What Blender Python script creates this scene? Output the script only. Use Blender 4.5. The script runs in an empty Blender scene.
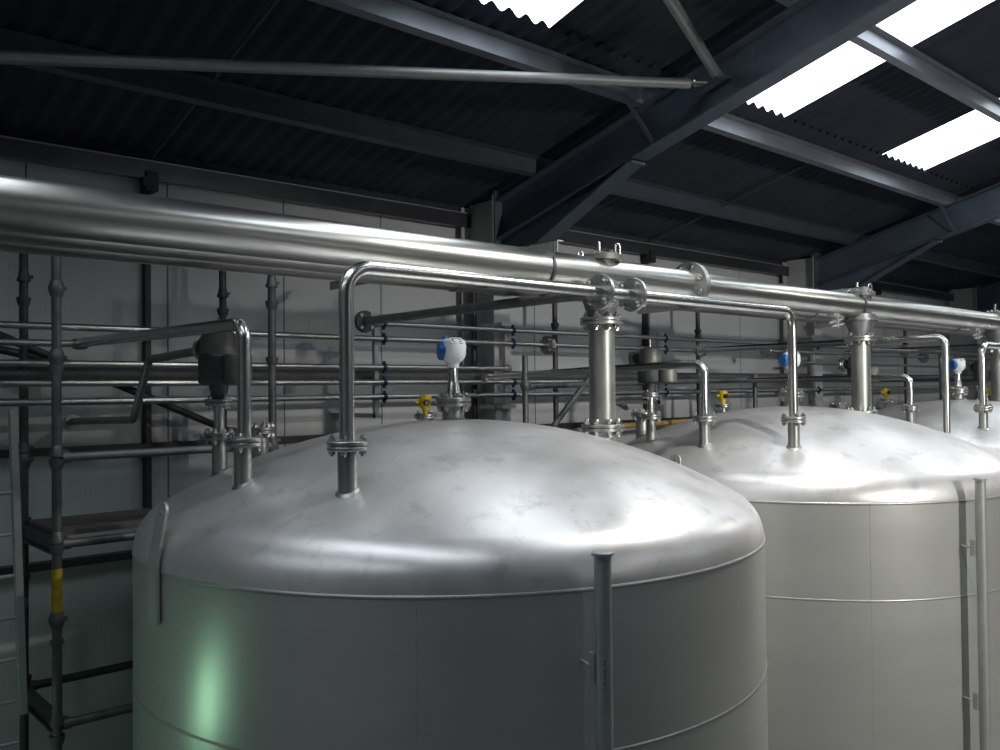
import bpy, math, random
from mathutils import Vector, Matrix
random.seed(4)
sc = bpy.context.scene
COL = sc.collection
PI = math.pi
def V(*a): return Vector(a)

# ------------------------------------------------------------------ mesh helpers
class MB:
    def __init__(s): s.v = []; s.f = []; s.flat = []
    def add(s, vs, fs, M=None, flat=False):
        n = len(s.v)
        for p in vs:
            p = Vector(p)
            s.v.append(M @ p if M is not None else p)
        for f in fs:
            s.f.append([i + n for i in f]); s.flat.append(flat)
        return s
    def lathe(s, prof, n=32, M=None):
        vs = []; fs = []; rings = []
        for r, z in prof:
            if r < 1e-6:
                rings.append([len(vs)]); vs.append((0, 0, z))
            else:
                b = len(vs); rings.append(list(range(b, b + n)))
                for i in range(n):
                    a = 2 * PI * i / n; vs.append((r * math.cos(a), r * math.sin(a), z))
        for a, b in zip(rings, rings[1:]):
            if len(a) == 1 and len(b) == 1: continue
            for i in range(n):
                j = (i + 1) % n
                if len(a) == 1: fs.append([a[0], b[j], b[i]])
                elif len(b) == 1: fs.append([a[i], a[j], b[0]])
                else: fs.append([a[i], a[j], b[j], b[i]])
        return s.add(vs, fs, M)
    def tube(s, path, r, bend=0.0, n=16, caps=True, arc=7):
        P = [Vector(p) for p in path]; pts = [P[0]]
        for i in range(1, len(P) - 1):
            a = (P[i - 1] - P[i]); b = (P[i + 1] - P[i]); la = a.length; lb = b.length
            a /= la; b /= lb; ang = a.angle(b)
            if bend <= 0 or ang > PI - .01: pts.append(P[i]); continue
            d = min(bend / math.tan(ang / 2), la * .9, lb * .9); R = d * math.tan(ang / 2)
            c = P[i] + (a + b).normalized() * (R / math.sin(ang / 2))
            s0 = (P[i] + a * d - c).normalized(); s1 = (P[i] + b * d - c).normalized()
            for k in range(arc + 1):
                pts.append(c + s0.slerp(s1, k / arc) * R)
        pts.append(P[-1])
        t = (pts[1] - pts[0]).normalized()
        u = t.orthogonal().normalized(); rings = []; vs = []; fs = []
        for i, p in enumerate(pts):
            if 0 < i < len(pts) - 1:
                t2 = ((pts[i] - pts[i - 1]).normalized() + (pts[i + 1] - pts[i]).normalized()).normalized()
            else:
                t2 = (pts[1] - pts[0]).normalized() if i == 0 else (pts[-1] - pts[-2]).normalized()
            u = (u - t2 * u.dot(t2)).normalized(); w = t2.cross(u)
            b = len(vs); rings.append(b)
            for k in range(n):
                a = 2 * PI * k / n; vs.append(p + (u * math.cos(a) + w * math.sin(a)) * r)
        for a, b in zip(rings, rings[1:]):
            for k in range(n):
                j = (k + 1) % n; fs.append([a + k, a + j, b + j, b + k])
        if caps:
            fs.append([rings[0] + k for k in range(n)][::-1]); fs.append([rings[-1] + k for k in range(n)])
        return s.add(vs, fs)
    def pipe(s, a, b, r, n=16): return s.tube([a, b], r, 0, n)
    def box(s, lo, hi, M=None, bev=0):
        x0, y0, z0 = lo; x1, y1, z1 = hi
        vs = [(x0, y0, z0), (x1, y0, z0), (x1, y1, z0), (x0, y1, z0), (x0, y0, z1), (x1, y0, z1), (x1, y1, z1), (x0, y1, z1)]
        return s.add(vs, [[3, 2, 1, 0], [4, 5, 6, 7], [0, 1, 5, 4], [1, 2, 6, 5], [2, 3, 7, 6], [3, 0, 4, 7]], M, True)
    def prism(s, poly, a, b, fn):
        """poly: 2-D outline; fn(u, v, w) -> 3-D point; extruded from w=a to w=b."""
        n = len(poly); vs = [fn(u, v, a) for u, v in poly] + [fn(u, v, b) for u, v in poly]
        fs = [list(range(n))[::-1], list(range(n, 2 * n))]
        for i in range(n):
            j = (i + 1) % n; fs.append([i, j, n + j, n + i])
        return s.add(vs, fs, None, True)
    def build(s, name, mat, parent=None, angle=35):
        off = base_of(parent) if parent else V(0, 0, 0)
        me = bpy.data.meshes.new(name)
        me.from_pydata([tuple(p - off) for p in s.v], [], s.f)
        me.materials.append(mat); me.update()
        import bmesh
        bm = bmesh.new(); bm.from_mesh(me); bmesh.ops.recalc_face_normals(bm, faces=bm.faces); bm.to_mesh(me); bm.free()
        me.polygons.foreach_set('use_smooth', [True] * len(me.polygons))
        me.set_sharp_from_angle(angle=math.radians(angle))
        o = bpy.data.objects.new(name, me); COL.objects.link(o)
        if parent: o.parent = parent
        return o

def base_of(o):
    p = V(0, 0, 0)
    while o is not None:
        p = p + Vector(o.location); o = o.parent
    return p
def tag(o, label, cat, group=None):
    o['label'] = label; o['category'] = cat
    if group: o['group'] = group
    return o
def thing(name, loc, label, cat, group=None):
    o = bpy.data.objects.new(name, None); COL.objects.link(o); o.location = loc; o.empty_display_size = .1
    return tag(o, label, cat, group)
def struct(o): o['kind'] = 'structure'; return o
def copy_tree(o, parent=None):
    c = o.copy(); COL.objects.link(c); c.parent = parent
    for ch in list(o.children): copy_tree(ch, c)
    return c
def AX(axis):
    return {'z': Matrix.Identity(4), 'x': Matrix.Rotation(PI / 2, 4, 'Y'), 'y': Matrix.Rotation(-PI / 2, 4, 'X')}[axis]
def at(p, axis='z'): return Matrix.Translation(Vector(p)) @ AX(axis)

_bolts = {}
def bolt_mesh(L, r, mat):
    k = (round(L, 4), round(r, 4), mat.name)
    if k not in _bolts:
        m = MB(); m.lathe([(0, -L / 2 - r * 1.2), (r, -L / 2 - r * 1.2), (r, L / 2 + r * 1.2), (0, L / 2 + r * 1.2)], 8)
        for z in (-L / 2, L / 2 - r * 1.6):
            m.lathe([(0, z - r * .2), (r * 1.9, z - r * .2), (r * 1.9, z + r * 1.6), (0, z + r * 1.6)], 6)
        me = bpy.data.meshes.new('bolt'); me.from_pydata([tuple(p) for p in m.v], [], m.f); me.materials.append(mat); me.update()
        _bolts[k] = me
    return _bolts[k]
def flange(parent, c, axis, r, t=.018, gap=.006, n=4, br=None, hole=.0, mat=None, name='flange', one=False, ph=PI / 4, blen=None, bm_=None):
    mat = mat or M['flange']
    m = MB(); A = at(c, axis); e = min(.003, t * .2)
    def disc(z): m.lathe([(0, z), (r - e, z), (r, z + e), (r, z + t - e), (r - e, z + t), (0, z + t)], 40, A)
    if one: disc(-t / 2)
    else:
        disc(gap / 2); disc(-gap / 2 - t)
        m.lathe([(0, -gap / 2), (r * .62, -gap / 2), (r * .62, gap / 2), (0, gap / 2)], 24, A)
    o = m.build(name, mat, parent)
    br = br or r * .1
    L = blen or ((t if one else 2 * t + gap) + br * 3.4)
    off = base_of(parent)
    for i in range(n):
        a = ph + 2 * PI * i / n
        b = bpy.data.objects.new('bolt', bolt_mesh(L, br, bm_ or M['bolt'])); COL.objects.link(b); b.parent = o
        b.matrix_local = Matrix.Translation(Vector(c) - off) @ AX(axis) @ Matrix.Translation(V(r * .77 * math.cos(a), r * .77 * math.sin(a), 0))
    return o

# ------------------------------------------------------------------ materials
M = {}
def mat(name, col, metal=0.0, rough=.5, var=.0, vscale=6.0, rvar=0.0, bump=0.0, bscale=40.0, stretch=(1, 1, 1), emit=None, aniso=0.0, spec=.5):
    m = bpy.data.materials.new(name); m.use_nodes = True; nt = m.node_tree; N = nt.nodes; L = nt.links
    b = N['Principled BSDF']
    b.inputs['Base Color'].default_value = (*col, 1); b.inputs['Metallic'].default_value = metal; b.inputs['Roughness'].default_value = rough
    b.inputs['Specular IOR Level'].default_value = spec
    if aniso: b.inputs['Anisotropic'].default_value = aniso
    if emit:
        b.inputs['Emission Color'].default_value = (*emit[0], 1); b.inputs['Emission Strength'].default_value = emit[1]
    if var or rvar or bump:
        tc = N.new('ShaderNodeTexCoord'); mp = N.new('ShaderNodeMapping'); L.new(tc.outputs['Object'], mp.inputs['Vector'])
        mp.inputs['Scale'].default_value = stretch
        nz = N.new('ShaderNodeTexNoise'); nz.inputs['Scale'].default_value = vscale; nz.inputs['Detail'].default_value = 6; nz.inputs['Roughness'].default_value = .6
        L.new(mp.outputs['Vector'], nz.inputs['Vector'])
        if var:
            r = N.new('ShaderNodeMapRange'); r.inputs['From Min'].default_value = .3; r.inputs['From Max'].default_value = .7
            r.inputs['To Min'].default_value = 1 - var; r.inputs['To Max'].default_value = 1 + var * .4
            L.new(nz.outputs['Fac'], r.inputs['Value'])
            mx = N.new('ShaderNodeMix'); mx.data_type = 'RGBA'; mx.blend_type = 'MULTIPLY'; mx.inputs['Factor'].default_value = 1
            mx.inputs['A'].default_value = (*col, 1); L.new(r.outputs['Result'], mx.inputs['B']); L.new(mx.outputs['Result'], b.inputs['Base Color'])
        if rvar:
            r = N.new('ShaderNodeMapRange'); r.inputs['From Min'].default_value = .3; r.inputs['From Max'].default_value = .7
            r.inputs['To Min'].default_value = rough - rvar; r.inputs['To Max'].default_value = rough + rvar
            L.new(nz.outputs['Fac'], r.inputs['Value']); L.new(r.outputs['Result'], b.inputs['Roughness'])
        if bump:
            n2 = N.new('ShaderNodeTexNoise'); n2.inputs['Scale'].default_value = bscale; n2.inputs['Detail'].default_value = 4
            L.new(mp.outputs['Vector'], n2.inputs['Vector'])
            bp = N.new('ShaderNodeBump'); bp.inputs['Strength'].default_value = bump; bp.inputs['Distance'].default_value = .01
            L.new(n2.outputs['Fac'], bp.inputs['Height']); L.new(bp.outputs['Normal'], b.inputs['Normal'])
    M[name] = m
    return m

def tank_mat(name, col, metal, rough, stretch, bump, var, scuff):
    """Mill-finish stainless plate: fine rolling grain, cloudy patches, a few dark scuffs."""
    m = mat(name, col, metal, rough, var=var, vscale=2.2, rvar=.06 if var > .1 else .012, bump=bump, bscale=30, stretch=stretch)
    nt = m.node_tree; N = nt.nodes; L = nt.links; b = N['Principled BSDF']
    src = b.inputs['Base Color'].links[0].from_socket
    tc = N.new('ShaderNodeTexCoord')
    nz = N.new('ShaderNodeTexNoise'); nz.inputs['Scale'].default_value = 5; nz.inputs['Detail'].default_value = 9; nz.inputs['Roughness'].default_value = .74; nz.inputs['Distortion'].default_value = .3
    L.new(tc.outputs['Object'], nz.inputs['Vector'])
    r = N.new('ShaderNodeMapRange'); r.inputs['From Min'].default_value = .54; r.inputs['From Max'].default_value = .74
    r.inputs['To Min'].default_value = 1; r.inputs['To Max'].default_value = scuff
    L.new(nz.outputs['Fac'], r.inputs['Value'])
    mx = N.new('ShaderNodeMix'); mx.data_type = 'RGBA'; mx.blend_type = 'MULTIPLY'; mx.inputs['Factor'].default_value = 1
    L.new(src, mx.inputs['A']); L.new(r.outputs['Result'], mx.inputs['B']); L.new(mx.outputs['Result'], b.inputs['Base Color'])
    return m
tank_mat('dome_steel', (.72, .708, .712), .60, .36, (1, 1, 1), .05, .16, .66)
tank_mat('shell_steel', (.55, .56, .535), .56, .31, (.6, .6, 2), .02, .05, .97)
mat('weld', (.46, .46, .455), .6, .38, var=.15, vscale=60)
mat('pipe_steel', (.70, .70, .68), 1, .25, var=.05, vscale=3, rvar=.03)
mat('header_steel', (.66, .66, .63), 1, .29, var=.06, vscale=1.6, rvar=.02)
mat('column_steel', (.42, .43, .41), .9, .42, var=.2, vscale=6, rvar=.08, stretch=(2, 2, .4))
mat('rack_steel', (.52, .52, .50), 1, .3, var=.05, vscale=3)
mat('dull_steel', (.28, .29, .29), .8, .45, var=.25, vscale=8)
mat('flange', (.5, .5, .49), .95, .36, var=.25, vscale=14)
mat('bolt', (.7, .7, .68), 1, .25)
mat('cast_dark', (.10, .105, .11), .5, .5, var=.3, vscale=9, bump=.1, bscale=90)
mat('cast_pale', (.20, .20, .19), .6, .5, var=.3, vscale=9)
mat('galvanised', (.30, .31, .31), .7, .5, var=.12, vscale=8)
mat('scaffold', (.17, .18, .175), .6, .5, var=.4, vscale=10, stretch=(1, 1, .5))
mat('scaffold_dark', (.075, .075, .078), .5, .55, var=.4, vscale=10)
mat('yellow_tape', (.62, .42, .02), 0, .55, var=.3, vscale=20)
mat('timber', (.13, .12, .115), 0, .8, var=.4, vscale=6, stretch=(.3, 3, 3))
mat('ochre_tube', (.42, .26, .08), .2, .6, var=.4, vscale=9)
mat('rafter_paint', (.082, .105, .14), .1, .42, var=.25, vscale=3, spec=.4)
mat('column_paint', (.40, .41, .41), 0, .5, var=.12, vscale=3)
mat('purlin_zinc', (.22, .235, .27), .5, .45, var=.2, vscale=4)
mat('purlin_dark', (.088, .10, .125), .35, .5, var=.2, vscale=4)
mat('roof_sheet', (.042, .049, .066), 0, .9, var=.25, vscale=1.6, spec=.2)
mat('rail_steel', (.035, .037, .04), .3, .5, var=.2)
mat('concrete', (.16, .165, .16), 0, .85, var=.3, vscale=2)
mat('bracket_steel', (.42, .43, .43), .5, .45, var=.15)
mat('blue_plastic', (.008, .016, .07), 0, .45)
mat('eaves_zinc', (.10, .105, .12), .7, .32, var=.3, vscale=2)
mat('sensor_blue', (.004, .095, .36), 0, .4)
mat('sensor_white', (.72, .77, .78), 0, .42, var=.06)
mat('black_plastic', (.012, .012, .014), 0, .35)
mat('switch_yellow', (.75, .55, .01), 0, .4, var=.1)
mat('stand_grey', (.38, .40, .425), .55, .5, var=.15, vscale=10, stretch=(2, 2, .5))
mat('stand_pale', (.36, .37, .36), .5, .5, var=.15, vscale=10, stretch=(2, 2, .5))
mat('ink', (.03, .03, .035), 0, .7)
mat('skylight', (.8, .85, .88), 0, .5, emit=((.87, .94, 1.0), 3.5))
mat('lamp_glass', (.9, .9, .85), 0, .3, emit=((1, .95, .84), 14.0))
mat('green_tube', (.6, .9, .7), 0, .3, emit=((.50, 1, .64), 62.0))
mat('lamp_body', (.25, .25, .25), .6, .4)

def wall_mat():
    m = mat('wall_panel', (.47, .49, .505), 0, .5, var=.08, vscale=.9)
    nt = m.node_tree; N = nt.nodes; L = nt.links; b = N['Principled BSDF']
    src = b.inputs['Base Color'].links[0].from_socket
    geo = N.new('ShaderNodeNewGeometry'); sep = N.new('ShaderNodeSeparateXYZ'); L.new(geo.outputs['Position'], sep.inputs['Vector'])
    def math_(op, a, bv=None, cl=False):
        n = N.new('ShaderNodeMath'); n.operation = op; n.use_clamp = cl
        for i, x in enumerate((a, bv)):
            if x is None: continue
            if isinstance(x, (int, float)): n.inputs[i].default_value = x
            else: L.new(x, n.inputs[i])
        return n.outputs[0]
    # panel joints every 1.111 m, first one at x = -0.40
    u = math_('FRACT', math_('DIVIDE', math_('ADD', sep.outputs['X'], .40 + 11.11), 1.111))
    j = math_('LESS_THAN', u, .014)
    # fine vertical micro-ribs
    rib = math_('SINE', math_('MULTIPLY', sep.outputs['X'], 2 * PI / .037))
    k = math_('SUBTRACT', 1.0, math_('MULTIPLY', j, .75))
    k2 = math_('ADD', k, math_('MULTIPLY', math_('GREATER_THAN', rib, .8), -.05))
    mx = N.new('ShaderNodeMix'); mx.data_type = 'RGBA'; mx.blend_type = 'MULTIPLY'; mx.inputs['Factor'].default_value = 1
    L.new(src, mx.inputs['A']); L.new(k2, mx.inputs['B']); L.new(mx.outputs['Result'], b.inputs['Base Color'])
    bp = N.new('ShaderNodeBump'); bp.inputs['Strength'].default_value = .10; bp.inputs['Distance'].default_value = .003
    L.new(rib, bp.inputs['Height']); L.new(bp.outputs['Normal'], b.inputs['Normal'])
wall_mat()

# ------------------------------------------------------------------ camera
Cam = V(-3.33394, -4.10740, 6.2)
yaw = math.radians(47.95); pitch = math.atan(14.7 / 875); roll = math.radians(.6)
fw = V(math.cos(yaw), math.sin(yaw), 0); rt = V(math.sin(yaw), -math.cos(yaw), 0)
F = math.cos(pitch) * fw + math.sin(pitch) * V(0, 0, 1); U = rt.cross(F)
Rr = math.cos(roll) * rt - math.sin(roll) * U; Ur = math.cos(roll) * U + math.sin(roll) * rt
cd = bpy.data.cameras.new('camera'); cd.sensor_width = 36; cd.lens = 875 / 1000 * 36; cd.clip_start = .05
cam = bpy.data.objects.new('camera', cd); COL.objects.link(cam)
cam.matrix_world = Matrix(((Rr.x, Ur.x, -F.x, Cam.x), (Rr.y, Ur.y, -F.y, Cam.y), (Rr.z, Ur.z, -F.z, Cam.z), (0, 0, 0, 1)))
sc.camera = cam

# ------------------------------------------------------------------ building shell
YW = 3.45; X0, X1 = -11.0, 30.0; YR = -7.0; YN = -17.45; SL = .268
def zroof(y):                      # mean level of the sheeting underside
    return 9.13 - SL * y if y >= YR else 9.13 - SL * YR + SL * (y - YR)
struct(MB().box((X0, YN, -.2), (X1, YW, 0)).build('floor', M['concrete']))
struct(MB().box((X0, YW, 0), (X1, YW + .12, 8.14)).build('wall_back', M['wall_panel']))
struct(MB().box((X0, YN - .12, 0), (X1, YN, 8.24)).build('wall_near', M['wall_panel']))
gable = [(YN, 0), (YW, 0), (YW, 8.2), (YR, zroof(YR) - .04), (YN, 8.2)]
struct(MB().prism(gable, X0 - .12, X0, lambda u, v, w: V(w, u, v)).build('wall_left', M['wall_panel']))
struct(MB().prism(gable, X1, X1 + .12, lambda u, v, w: V(w, u, v)).build('wall_right', M['wall_panel']))
PITCH = .173
def sheet(mb, x0, x1, ya, yb, off):
    n = max(2, int(round((x1 - x0) / PITCH * 8))); vs = []; fs = []
    for i in range(n + 1):
        x = x0 + (x1 - x0) * i / n; h = .026 * math.cos(2 * PI * x / PITCH)
        for y in (ya, yb): vs.append((x, y, zroof(y) + off + h + .026))
    for i in range(n): fs.append([2 * i, 2 * i + 1, 2 * i + 3, 2 * i + 2])
    mb.add(vs, fs)
SKY = [(1.48 + 3.47 * i - 1.14, 1.48 + 3.47 * i) for i in range(-2, 7)]
YL, YT = .71, -4.2                  # skylight sheets from the lap up the slope
roof = MB()
sheet(roof, X0, X1, YW + .3, YL - .12, 0.0)           # lowest row of sheets
x = X0
for a, b in SKY:
    sheet(roof, x, a, YL, YT, .032); x = b
sheet(roof, x, X1, YL, YT, .032)
sheet(roof, X0, X1, YT + .1, YR, .044)
sheet(roof, X0, X1, YR, YN - .3, .03)
ro = roof.build('ceiling', M['roof_sheet'], angle=60); struct(ro)
for i, (a, b) in enumerate(SKY):
    m = MB(); sheet(m, a, b, YL, YT, .032)
    struct(m.build('window_%d' % (i + 1), M['skylight'], angle=60))
for i, (a, b) in enumerate(SKY[3:8:2]):
    m = MB(); sheet(m, a, b, -9.0, -12.5, .02); struct(m.build('window_%d' % (i + 10), M['skylight'], angle=60))

# wall rails and posts (cladding rails, uprights at mid bay)
for z, lab in ((5.75, 'dark horizontal wall rail at the level of the tank shoulders, the upper of two'), (4.86, 'dark horizontal wall rail low on the back wall, below the scaffold deck')):
    m = MB(); m.prism([(0, 0), (.11, 0), (.11, .01), (.012, .01), (.012, .05), (.11, .05), (.11, .06), (0, .06)], X0, X1, lambda u, v, w, z=z: V(w, YW - .11 + u, z - .03 + v))
    tag(m.build('wall_rail', M['rail_steel']), lab, 'wall rail', 'cladding rails on the back wall')
for x, lab in ((-.59, 'dark upright wall post behind the nearest tank, left of the scaffold poles'), (6.12, 'dark upright wall post behind the second tank, right of the first tall vent column')):
    m = MB(); m.box((x - .022, YW - .09, 3.0), (x + .022, YW, 8.02))
    tag(m.build('wall_post', M['rail_steel']), lab, 'post', 'cladding posts on the back wall')

# ------------------------------------------------------------------ portal frames
def ztop(y): return 8.955 - SL * y
def zbot(y): return 8.53 - SL * y
FX = (2.935, 9.70, 16.5, 23.3)
flab = ('dark steel portal frame nearest the camera, rafter sweeping up over the first tank',
        'second steel portal frame along the hall, its column behind the second tall vent column',
        'third steel portal frame along the hall, small column top near the right edge',
        'farthest steel portal frame at the end of the hall')
def slope_bar(mb, x0, x1, y0, y1, f0, f1):
    mb.prism([(y0, f0(y0)), (y1, f0(y1)), (y1, f1(y1)), (y0, f1(y0))], x0, x1, lambda u, v, w: V(w, u, v))
for i, xc in enumerate(FX):
    t = thing('portal_frame', (xc, 3.07, 0), flab[i], 'steel frame', 'portal frames along the hall')
    c = MB(); c.box((xc - .115, 2.80, 0), (xc + .115, 2.816, 8.27)); c.box((xc - .115, 3.325, 0), (xc + .115, 3.34, 8.22)); c.box((xc - .006, 2.816, 0), (xc + .006, 3.325, 8.25))
    c.build('column', M['column_paint'], t)
    r = MB(); ya, yb = 2.78, YR
    slope_bar(r, xc - .005, xc + .005, ya, yb, zbot, ztop)
    slope_bar(r, xc - .10, xc + .10, ya, yb, lambda y: ztop(y) - .016, ztop)
    slope_bar(r, xc - .10, xc + .10, ya, yb, zbot, lambda y: zbot(y) + .016)
    r.build('rafter', M['rafter_paint'], t)
    h = MB(); zh = lambda y: 8.275 - .478 * (y - .95)
    slope_bar(h, xc - .005, xc + .005, 2.78, .95, zh, zbot)
    slope_bar(h, xc - .10, xc + .10, 2.78, .93, lambda y: zh(y) - .016, zh)
    h.box((xc - .10, .93, zh(.95) - .03), (xc + .10, .955, zbot(.95) + .01))
    h.build('haunch', M['rafter_paint'], t)
    e = MB(); e.box((xc - .11, 2.775, 7.2), (xc + .11, 2.80, 8.31)); e.build('end_plate', M['rafter_paint'], t)
    for s in (-1, 1):                                     # fly braces from the purlin down to the bottom flange
        b = MB(); p = V(xc + s * .32, .82, ztop(.82) + .03); q = V(xc + s * .08, .70, zbot(.70) + .03)
        d = (q - p).normalized(); n = d.cross(V(0, 1, 0)).normalized(); k = d.cross(n)
        b.prism([(-.022, -.003), (.022, -.003), (.022, .003), (-.022, .003)], 0, (q - p).length, lambda u, v, w, p=p, d=d, n=n, k=k: p + d * w + k * u + n * v)
        b.build('fly_brace', M['rafter_paint'], t)
    if i == 0:
        g = MB(); g.prism([(-.15, -.012), (.11, -.012), (.11, 0), (-.15, 0)], -.11, -.005, lambda u, v, w: V(xc + w, .05 - u, 8.735 + v + u * .27))
        g.build('gusset_plate', M['rafter_paint'], t)
        for yy in (-.28,):
            st = MB(); st.box((xc - .03, yy - .006, zbot(yy) + .25), (xc - .005, yy + .006, ztop(yy) - .09)); st.build('stiffener', M['rafter_paint'], t)

# purlins (Z sections lying on the rafters)
def purlin(y, lab, mt, bolts=True):
    a = math.atan(SL); z0 = ztop(y)
    t = thing('roof_purlin', (X0, y, z0), lab, 'purlin', 'roof purlins')
    ca, sa = math.cos(a), math.sin(a)
    fn = lambda u, v, w: V(w, y - u * ca + v * sa, z0 + u * sa + v * ca)
    pr = MB(); T = .006; Hh = .17; B = .065
    pr.prism([(0, 0), (-B, 0), (-B, .018), (-B + T, .018), (-B + T, T), (0, T)], X0 + .1, X1 - .1, fn)   # bottom flange towards the eaves
    pr.prism([(0, 0), (T, 0), (T, Hh), (0, Hh)], X0 + .1, X1 - .1, fn)
    pr.prism([(0, Hh - T), (B, Hh - T), (B, Hh), (0, Hh)], X0 + .1, X1 - .1, fn)
    pr.build('section', M[mt], t)
    if bolts:
        bm_ = None
        for k in range(26):
            x = -.4 + k * PITCH * 2.0
            if bm_ is None:
                q = MB(); q.lathe([(0, -.03), (.005, -.03), (.005, .012), (0, .012)], 8, Matrix.Translation(fn(-.018, Hh - .02, x)))
                first = q.build('roofing_bolt', M['bolt'], t); bm_ = first.data; xf = x
            else:
                o = first.copy(); COL.objects.link(o); o.parent = t; o.location = (x - xf, 0, 0)
    # splice cleats over each rafter
    for xc in FX[:3]:
        c = MB(); c.prism([(-.004, .0), (-.012, .0), (-.012, .15), (-.004, .15)], xc - .30, xc + .30, fn); c.build('splice_plate', M[mt], t)
purlin(2.17, 'lowest dark roof purlin above the eaves beam', 'purlin_dark', False)
purlin(.80, 'second roof purlin up, along the lower ends of the skylights', 'purlin_zinc')
purlin(-.70, 'third roof purlin up, crossing under the skylights', 'purlin_zinc')
purlin(-2.15, 'fourth roof purlin, above the top of the picture', 'purlin_zinc', False)
purlin(-3.6, 'fifth roof purlin, highest one built over the camera', 'purlin_zinc', False)

# eaves beam with bracket and sag strut
t = thing('eaves_beam', (-4, 3.3, 8.0), 'grey steel channel eaves beam running along the top of the back wall', 'beam')
m = MB(); m.prism([(0, 0), (.075, 0), (.075, .006), (.006, .006), (.006, .145), (.075, .145), (.075, .15), (0, .15)], X0 + .1, X1 - .1, lambda u, v, w: V(w, 3.36 - .075 + u, 8.0 + v)); m.build('channel', M['eaves_zinc'], t)
m = MB(); m.box((X0 + .1, 3.262, 8.146), (X1 - .1, 3.29, 8.154)); m.build('edge_highlight', M['bracket_steel'], t)  # added pale strip standing in for the grazing highlight along the beam's top edge
m = MB(); m.box((X0 + .1, 3.37, 8.10), (X1 - .1, YW + .1, 8.245)); m.build('eaves_closure', M['roof_sheet'], t)
for x in (-.59, 6.12, 12.9):
    m = MB(); m.box((x - .05, 3.25, 7.90), (x + .05, 3.40, 8.06)); m.box((x - .09, 3.22, 7.93), (x + .01, 3.30, 8.0)); m.build('bracket', M['rail_steel'], t)
for x, lab in ((-.59, 'thin dark sag strut rising from the eaves beam bracket above the nearest tank'), (6.12, 'thin dark sag strut from the eaves beam in the second bay')):
    m = MB(); 
    for y0, y1 in ((3.28, 2.2), (2.14, .83)):
        m.tube([V(x, y0, ztop(y0) + .10), V(x, y1, ztop(y1) + .10)], .013, 0, 8)
    tag(m.build('sag_strut', M['purlin_dark']), lab, 'strut', 'sag struts between purlins')

# bracing tubes meeting on the near rafter
def brace(p, q, lab):
    p = Vector(p); q = Vector(q)
    t = thing('bracing_tube', p, lab, 'brace', 'roof bracing tubes')
    m = MB(); d = (q - p).normalized(); m.tube([p + d * .03, q], .042, 0, 20); m.build('tube', M['galvanised'], t)
    e = MB(); s = d.cross(V(0, 0, 1)).normalized(); u = s.cross(d)
    e.prism([(-.12, -.05), (.05, -.05), (.05, .05), (-.12, .05)], -.006, .006, lambda a, b, w: p + d * a + s * b + u * w)
    e.build('end_plate', M['galvanised'], t)
    b = MB(); b.lathe([(0, -.03), (.014, -.03), (.014, .03), (0, .03)], 8, Matrix.Translation(p - d * .03)); b.build('bolt', M['bolt'], t)
brace((2.70, .17, 8.72), (-3.8, 2.49, 8.09), 'long galvanised roof bracing tube running level across the top left')
brace((2.75, -.03, 8.765), (-3.8, -2.43, 9.415), 'short steep galvanised bracing tube dropping from the top edge to the rafter')

# ------------------------------------------------------------------ tanks
XS = (-.010, 3.915, 7.76, 11.63); R = 1.785; ZS = 5.375; Z2 = 4.70
def dome_prof(n=22):
    Rc, rk = 3.4, .25
    a = math.asin((R - rk) / (Rc - rk)); zc = -(Rc - rk) * math.cos(a); out = []
    for i in range(n + 1):
        t = a * i / n; out.append((Rc * math.sin(t), ZS + zc + Rc * math.cos(t)))
    for i in range(1, 13):
        t = a + (PI / 2 - a) * i / 12; out.append((R - rk + rk * math.sin(t), ZS + rk * math.cos(t)))
    return out
DP = dome_prof()
def zdome(r):
    for (r0, z0), (r1, z1) in zip(DP, DP[1:]):
        if r0 <= r <= r1: return z0 + (z1 - z0) * (r - r0) / (r1 - r0)
    return ZS
RN = 1.352
def ring(deg, r=RN): return (r * math.cos(math.radians(deg)), r * math.sin(math.radians(deg)))
PA, PB, PV, PE, PY, PC = ring(210), ring(180), ring(150), ring(120), ring(60), ring(0)
ZF = 5.952
def nozzle(parent, p, r, ztop_, fr, n=24):
    z0 = zdome(math.hypot(*p)) - .06
    m = MB(); m.lathe([(0, z0), (r, z0), (r, ztop_), (0, ztop_)], n, Matrix.Translation(V(p[0], p[1], 0)))
    # weld fillet following the dome
    vs = []; fs = []; K = 32
    for k in range(K):
        a = 2 * PI * k / K
        for dr, dz in ((0, .012), (.012, .001)):
            x = p[0] + (r + dr) * math.cos(a); y = p[1] + (r + dr) * math.sin(a); vs.append((x, y, zdome(math.hypot(x, y)) + dz))
    for k in range(K):
        j = (k + 1) % K; fs.append([2 * k, 2 * j, 2 * j + 1, 2 * k + 1])
    m.add(vs, fs)
    o = m.build('nozzle', M['column_steel'], parent)
    return o
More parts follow.
